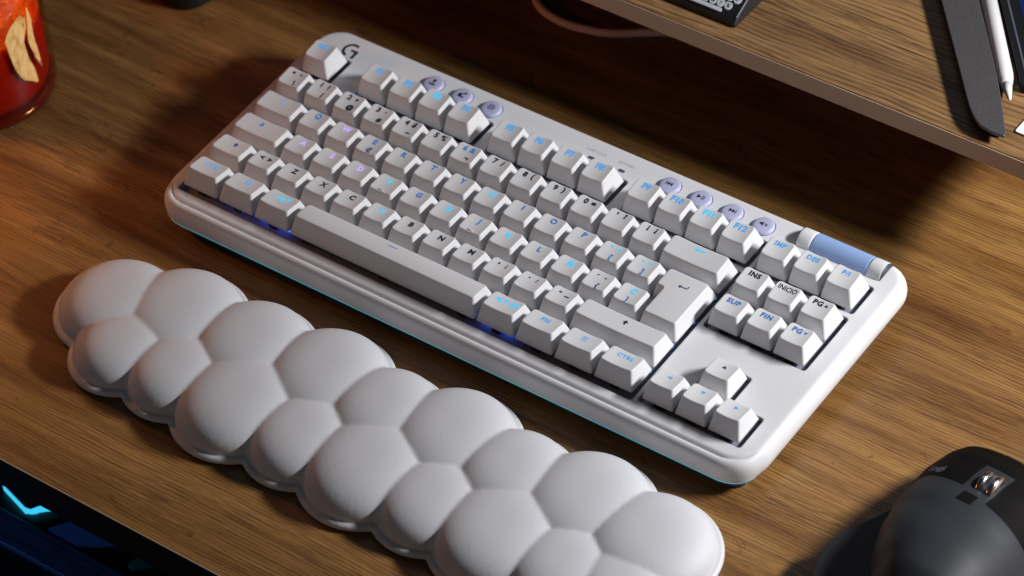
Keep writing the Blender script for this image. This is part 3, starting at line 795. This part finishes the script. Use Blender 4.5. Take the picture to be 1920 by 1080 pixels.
surf_panel('nose', 458, 473, lambda x: -36, lambda x: -14.4, M['gloss'], .3, 12, 16)
bm = bmesh.new()
prism(bm, catmull([(433, -64), (428, -78), (420, -92), (415, -101), (414.5, -113), (420, -131), (436, -154), (456, -160), (470, -150), (470, -120), (450, -95), (432, -80)], 5)[:-1], 1.5, 13)
for v_ in bm.verts:
    if v_.co.z > 10: v_.co.y += 3; v_.co.z = 15.0 + .2 * (v_.co.x - 412); v_.co.z = min(v_.co.z, 20)
tr_ = on(build('thumb_rest', bm, M['mouse_dark'], bev=1.6, seg=3), ms)
wz = 31.5
def xcyl(name, cx, cy, cz, x0, x1, r, material, par, seg=40, rib=0, ro=.9):
    bm = bmesh.new(); prev = None
    for x, f in ((x0, ro), (x0 + .5, 1), (x1 - .5, 1), (x1, ro)):
        lp = [bm.verts.new((cx + x, cy + (r * f - (rib if i % 2 else 0)) * math.cos(2 * math.pi * i / seg), cz + (r * f - (rib if i % 2 else 0)) * math.sin(2 * math.pi * i / seg))) for i in range(seg)]
        if prev: bridge(bm, prev, lp)
        else: bm.faces.new(lp)
        prev = lp
    bm.faces.new(prev[::-1]); return on(build(name, bm, material, sm=not rib), par)
xcyl('wheel_rim', 467.5, -51, wz, -4.4, -1.3, 9.2, M['chrome'], ms)
xcyl('wheel_rim', 467.5, -51, wz, 1.3, 4.4, 9.2, M['chrome'], ms)
xcyl('scroll_wheel', 467.5, -51, wz, -1.3, 1.3, 8.8, M['knurl'], ms, 120, .25)
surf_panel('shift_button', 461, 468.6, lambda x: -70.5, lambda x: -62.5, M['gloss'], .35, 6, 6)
bm = bmesh.new(); add_text(bm, 'logi', 440, -51.5, 4.2, lambda x, y: 0, bold=.03)
bm.verts.ensure_lookup_table()
def mz(x, y):
    a, b = 0, 1
    for _ in range(30):
        c = (a + b) / 2
        if mouse_pt(y, c).x < x: a = c
        else: b = c
    return mouse_pt(y, a).z
for v_ in bm.verts: v_.co.z = mz(v_.co.x, v_.co.y) + .7
on(build('printed_text', bm, mat('dim_grey_ink', (.075, .075, .085), .5)), ms)

ms.location += Vector((-.001, -.005, 0))

# ------------------------------------------------------------------ candle
cd = empty('candle', (-165, -66, 0)); tag(cd, 'red wax candle in a glass jar with gold blotches at left edge of desk', 'candle')
bm = bmesh.new(); lathe(bm, [(36, .2), (40, .8), (42, 4), (42.2, 12), (42.2, 100), (41.4, 101), (39.6, 100), (39.4, 12)], 0, 0, 64, True, False)
build('jar', bm, M['glass'], cd, sm=True)
bm = bmesh.new(); lathe(bm, [(30, 6.2), (37, 8), (39.2, 14), (39.2, 50), (37.5, 51.5), (34, 50), (31, 40), (29, 30), (18, 27), (3, 27)], 0, 0, 64); build('wax', bm, M['wax'], cd, sm=True)
bm = bmesh.new(); lathe(bm, [(37, .4), (40.5, 1.2), (41.5, 5), (38, 6)], 0, 0, 64); build('jar_base', bm, mat('thick_red_glass', (.10, .006, .010), .12), cd, sm=True)
bm = bmesh.new(); tube(bm, [(0, 0, 27), (.5, 0, 46), (1, .5, 65)], .7); build('wick', bm, M['wick'], cd)
bm = bmesh.new(); lathe(bm, [(.8, 66), (3, 71), (3.4, 78), (2.2, 87), (.4, 98)], 1, .5, 16); build('flame', bm, M['flame'], cd, sm=True)
def coatm():
    m = bpy.data.materials.new('amber_glass_residue'); m.use_nodes = True; nt = m.node_tree; nt.nodes.clear()
    o = nt.nodes.new('ShaderNodeOutputMaterial'); mx = nt.nodes.new('ShaderNodeMixShader'); t = nt.nodes.new('ShaderNodeBsdfTransparent'); d = nt.nodes.new('ShaderNodeBsdfTranslucent')
    d.inputs[0].default_value = (.38, .19, .06, 1); t.inputs[0].default_value = (1, .8, .55, 1)
    tc = nt.nodes.new('ShaderNodeTexCoord'); n = nt.nodes.new('ShaderNodeTexNoise'); n.inputs['Scale'].default_value = 160; n.inputs['Detail'].default_value = 5
    cr = nt.nodes.new('ShaderNodeValToRGB'); cr.color_ramp.elements[0].position = .35; cr.color_ramp.elements[0].color = (.25, .25, .25, 1); cr.color_ramp.elements[1].position = .7; cr.color_ramp.elements[1].color = (.85, .85, .85, 1)
    for a, b in ((tc.outputs['Object'], n.inputs['Vector']), (n.outputs['Fac'], cr.inputs[0]), (cr.outputs[0], mx.inputs[0]), (t.outputs[0], mx.inputs[1]), (d.outputs[0], mx.inputs[2]), (mx.outputs[0], o.inputs[0])): nt.links.new(a, b)
    return m
bm = bmesh.new(); lathe(bm, [(39.25, 51), (39.25, 99)], 0, 0, 64, False, False); build('residue', bm, coatm(), cd, sm=True)
def blotch(pts):
    bm = bmesh.new(); A = []; B = []
    n = 14; z0, z1 = pts[0][0][0], pts[0][-1][0]
    for i in range(n + 1):
        t = i / n; z = z0 + (z1 - z0) * t
        a0 = math.radians(lerp_tab(pts[0], z)); a1 = math.radians(lerp_tab(pts[1], z))
        A.append([]); 
        for k in range(7):
            a = a0 + (a1 - a0) * k / 6; A[-1].append(bm.verts.new((42.5 * math.cos(a), 42.5 * math.sin(a), z)))
    for r0, r1 in zip(A, A[1:]):
        for k in range(6): bm.faces.new((r0[k], r0[k + 1], r1[k + 1], r1[k]))
    return build('gold_blotch', bm, M['blotch'], cd, sm=True)
blotch(([(21, 4), (30, -9), (40, -13), (52, -15), (60, -16), (65, -11), (69, -2)], [(21, 6), (30, 5), (40, 1), (52, 0), (60, 5), (65, 6), (69, 2)]))
blotch(([(27, 13), (36, 8), (50, 4), (62, 7), (70, 9)], [(27, 14), (36, 13), (50, 11), (62, 12), (70, 10)]))

# ------------------------------------------------------------------ things on and around the shelf
bm = bmesh.new()
prism(bm, [(230, 262.5)] + [(292.8, 189.2), (319.3, 158.1), (342.2, 131.1), (346.5, 126.2), (351.2, 121.5), (355, 118.4), (359.1, 116.0), (365.9, 114.6), (372.6, 114.9), (373.4, 116), (372.1, 118.4), (362.6, 131.8), (344.5, 156.5), (323, 182.6), (309.3, 199.3), (246, 274)], 77, 79)
st = tag(build('stand_arm', bm, M['slab'], bev=.5), 'dark grey metal arm with a rounded tip lying on the shelf', 'stand')
bm = bmesh.new(); prism(bm, [(232, 262), (345, 129), (352, 124), (362, 118.5), (368, 119), (358, 132), (246, 272)], 72.05, 77); build('spacer', bm, M['black']).parent = st
tip = Vector((360.2, 142.2, 76.0)); sh = Vector((349.4, 156.6, 76.5)); dr = Vector((311.8 - 349.4, 204.4 - 156.6, 0)).normalized()
stl = empty('stylus', sh); tag(stl, 'white stylus pen with pointed tip beside the dark grey arm', 'stylus')
def along(prof, name, material):
    a = Vector((-dr.y, dr.x, 0)); b = Vector((0, 0, 1)); bm = bmesh.new(); prev = None
    for d, r in prof:
        lp = [bm.verts.new(dr * d + a * r * math.cos(2 * math.pi * k / 28) + b * r * math.sin(2 * math.pi * k / 28)) for k in range(28)]
        if prev: bridge(bm, prev, lp)
        else: bm.faces.new(lp)
        prev = lp
    bm.faces.new(prev[::-1]); return build(name, bm, material, stl, sm=True)
along([(-6.9, 2.98), (-5, 3.5), (-2, 4.15), (1, 4.45), (5, 4.45), (150, 4.45)], 'barrel', M['stylus'])
along([(-18.3, .35), (-18, .7), (-17, 1.0), (-12, 2.0), (-6.9, 2.95)], 'nib', M['stylus'])
tb = empty('tablet', (361, 153, 72)); tag(tb, 'black edged tablet with dark blue screen beside the stylus', 'tablet')
d1 = Vector((315.5 - 361.4, 210.2 - 153.5)).normalized(); d2 = Vector((-d1.y, d1.x)) * -1
def tq(a, b): v = d1 * a + d2 * b; return (v.x, v.y)
bm = bmesh.new(); prism(bm, [tq(0, 3), tq(.8, .8), tq(3, 0), tq(180, 0), tq(180, 45), tq(0, 45)], .1, 6); build('body', bm, M['black'], tb, bev=.5)
bm = bmesh.new(); prism(bm, [tq(3, 3.2), tq(178, 3.2), tq(178, 4.2), tq(3, 4.2)], 6, 6.25); build('bezel', bm, M['steel_line'], tb)
bm = bmesh.new(); prism(bm, [tq(6, 9), tq(178, 9), tq(178, 43), tq(6, 43)], 6, 6.2); build('screen', bm, M['screen'], tb)
bm = bmesh.new(); prism(bm, [(372.4, 128.2), (372.7, 127.2), (373.7, 126.8), (400, 126.8), (400, 158), (372.4, 158)], 72.05, 73)
cdm = tag(build('card', bm, M['card'], bev=.2), 'white card corner lying on the shelf at the right edge', 'card')

tw = empty('mini_typewriter', (165, 121.5, 72)); tag(tw, 'small black typewriter ornament with pale round keys on the shelf', 'ornament')
SL = math.tan(math.radians(25))
bm = bmesh.new()
prof = [(0, 0), (0, 2.4), (1.2, 3.8), (6, 4 + 6 * SL), (60, 4 + 60 * SL), (60, 0)]
L0 = [bm.verts.new((-75, y, z)) for y, z in prof]; L1 = [bm.verts.new((45, y, z)) for y, z in prof]
for i in range(len(prof)): bm.faces.new((L0[i], L0[(i + 1) % 6], L1[(i + 1) % 6], L1[i]))
bm.faces.new(L0[::-1]); bm.faces.new(L1); build('body', bm, M['prop'], tw, bev=.7, seg=3)
ptop = lambda x, y: 4 + y * SL + .12
bm = bmesh.new(); add_poly(bm, bar(44.5, 2.5, 44.5, 60, .35), 0, 0, lambda x, y: ptop(x, y) + .1); build('edge_line', bm, M['prop_key'], tw)
def pkey(x, y, ch):
    bm = bmesh.new(); r = 2.1
    sh_ = [(r * math.cos(a), r * math.sin(a) * .95) for a in [math.pi + math.pi * k / 10 for k in range(11)]] + [(r, .9), (r * .75, 1.7), (-r * .75, 1.7), (-r, .9)]
    P = [(x + a, y + b) for a, b in sh_]
    lo = [bm.verts.new((a, b, ptop(a, b) - .3)) for a, b in P]; hi = [bm.verts.new((a, b, ptop(a, b) + .35)) for a, b in P]
    bridge(bm, lo, hi); bm.faces.new(hi); o = build('key', bm, M['prop_key'], tw)
    bm = bmesh.new(); add_text(bm, ch, x, y - .1, 1.9, lambda a, b: ptop(a, b) + .45, bold=.02); build('printed_text', bm, M['black_ink'], o)
for i, ch in enumerate('NM?%'): pkey(27.2 - (1 - i) * 4.7 * 1 - 4.7 + 4.7 + .3, 6.6, ch) if False else pkey(22.9 + i * 4.65, 6.5, ch)
for i, ch in enumerate('KLOP'): pkey(26.0 + i * 4.65, 10.8, ch)
for i, ch in enumerate('UIJ'): pkey(28.4 + i * 4.65, 15.2, ch)
bm = bmesh.new(); P = rounded(rect(-12, 34.8, 2.3 , 4.1), .88, 5)
lo = [bm.verts.new((p.x, p.y, ptop(p.x, p.y) - .3)) for p in P]; hi = [bm.verts.new((p.x, p.y, ptop(p.x, p.y) + .3)) for p in P]
bridge(bm, lo, hi); bm.faces.new(hi); build('space_bar', bm, M['prop_key'], tw)

bm = bmesh.new(); tube(bm, catmull([(44, 172, 2.6), (52.6, 155.7, 2.6), (60, 149.5, 2.6), (68.5, 146.3, 2.6), (80, 145, 2.6), (92, 146.5, 2.6), (108, 151.7, 2.6), (134, 168.5, 2.6), (170, 185, 2.6)], 8), 2.4, 12)
tag(build('cable', bm, M['cable'], sm=True), 'pale curved cable lying on the dark desk behind the keyboard', 'cable')
bm = bmesh.new(); prism(bm, [tuple(Vector((-109, 39)) + Matrix.Rotation(math.radians(-14), 2) @ Vector((p.x, p.y))) for p in rounded(rect(-190, 0, 0, 130), [8, 14, 8, 8], 8)], .1, 9)
tag(build('monitor_base', bm, M['black'], bev=.8), 'black monitor foot with rounded corner at the top of the desk', 'stand')

# ------------------------------------------------------------------ computer under the desk edge
pc = empty('computer_case', (0, -225, -720)); tag(pc, 'dark computer case with cyan light strip and blue brushed bar below the desk', 'computer')
def pcp(name, poly, z0, z1, material, **k):
    bm = bmesh.new(); prism(bm, [(x - 0, y + 225) for x, y in poly], z0 + 720, z1 + 720); return build(name, bm, material, pc, **k)
pcp('housing', rect(-300, 190, -262, -150), -719.5, -124, M['pc_black'])
pcp('front_bar', rect(-300, 190, -243, -224.6), -124, -119.5, M['pc_bar'], bev=1.0)
pcp('panel', [(-4, -222), (5, -208), (9, -196), (42, -196), (33, -208.6), (17.6, -222.4)], -124, -120.5, M['pc_blue'])
pcp('panel', [(-24, -222.5), (-20, -219), (-12, -212), (-4, -206), (-14, -222)], -124, -121, M['pc_teal'])
pcp('panel', [(49, -218), (50, -209.6), (53, -200), (66, -200), (60, -209), (53, -218)], -124, -120.5, M['pc_teal'])
pcp('light_strip', [(-45.2, -212.0), (-44.7, -211.7), (-24, -217.5), (-20.5, -216.9), (-16, -208.7), (-12.9, -208.6), (-16.5, -217.0), (-19, -219), (-22.5, -219), (-25, -217.95)], -124, -119.8, M['pc_led'])
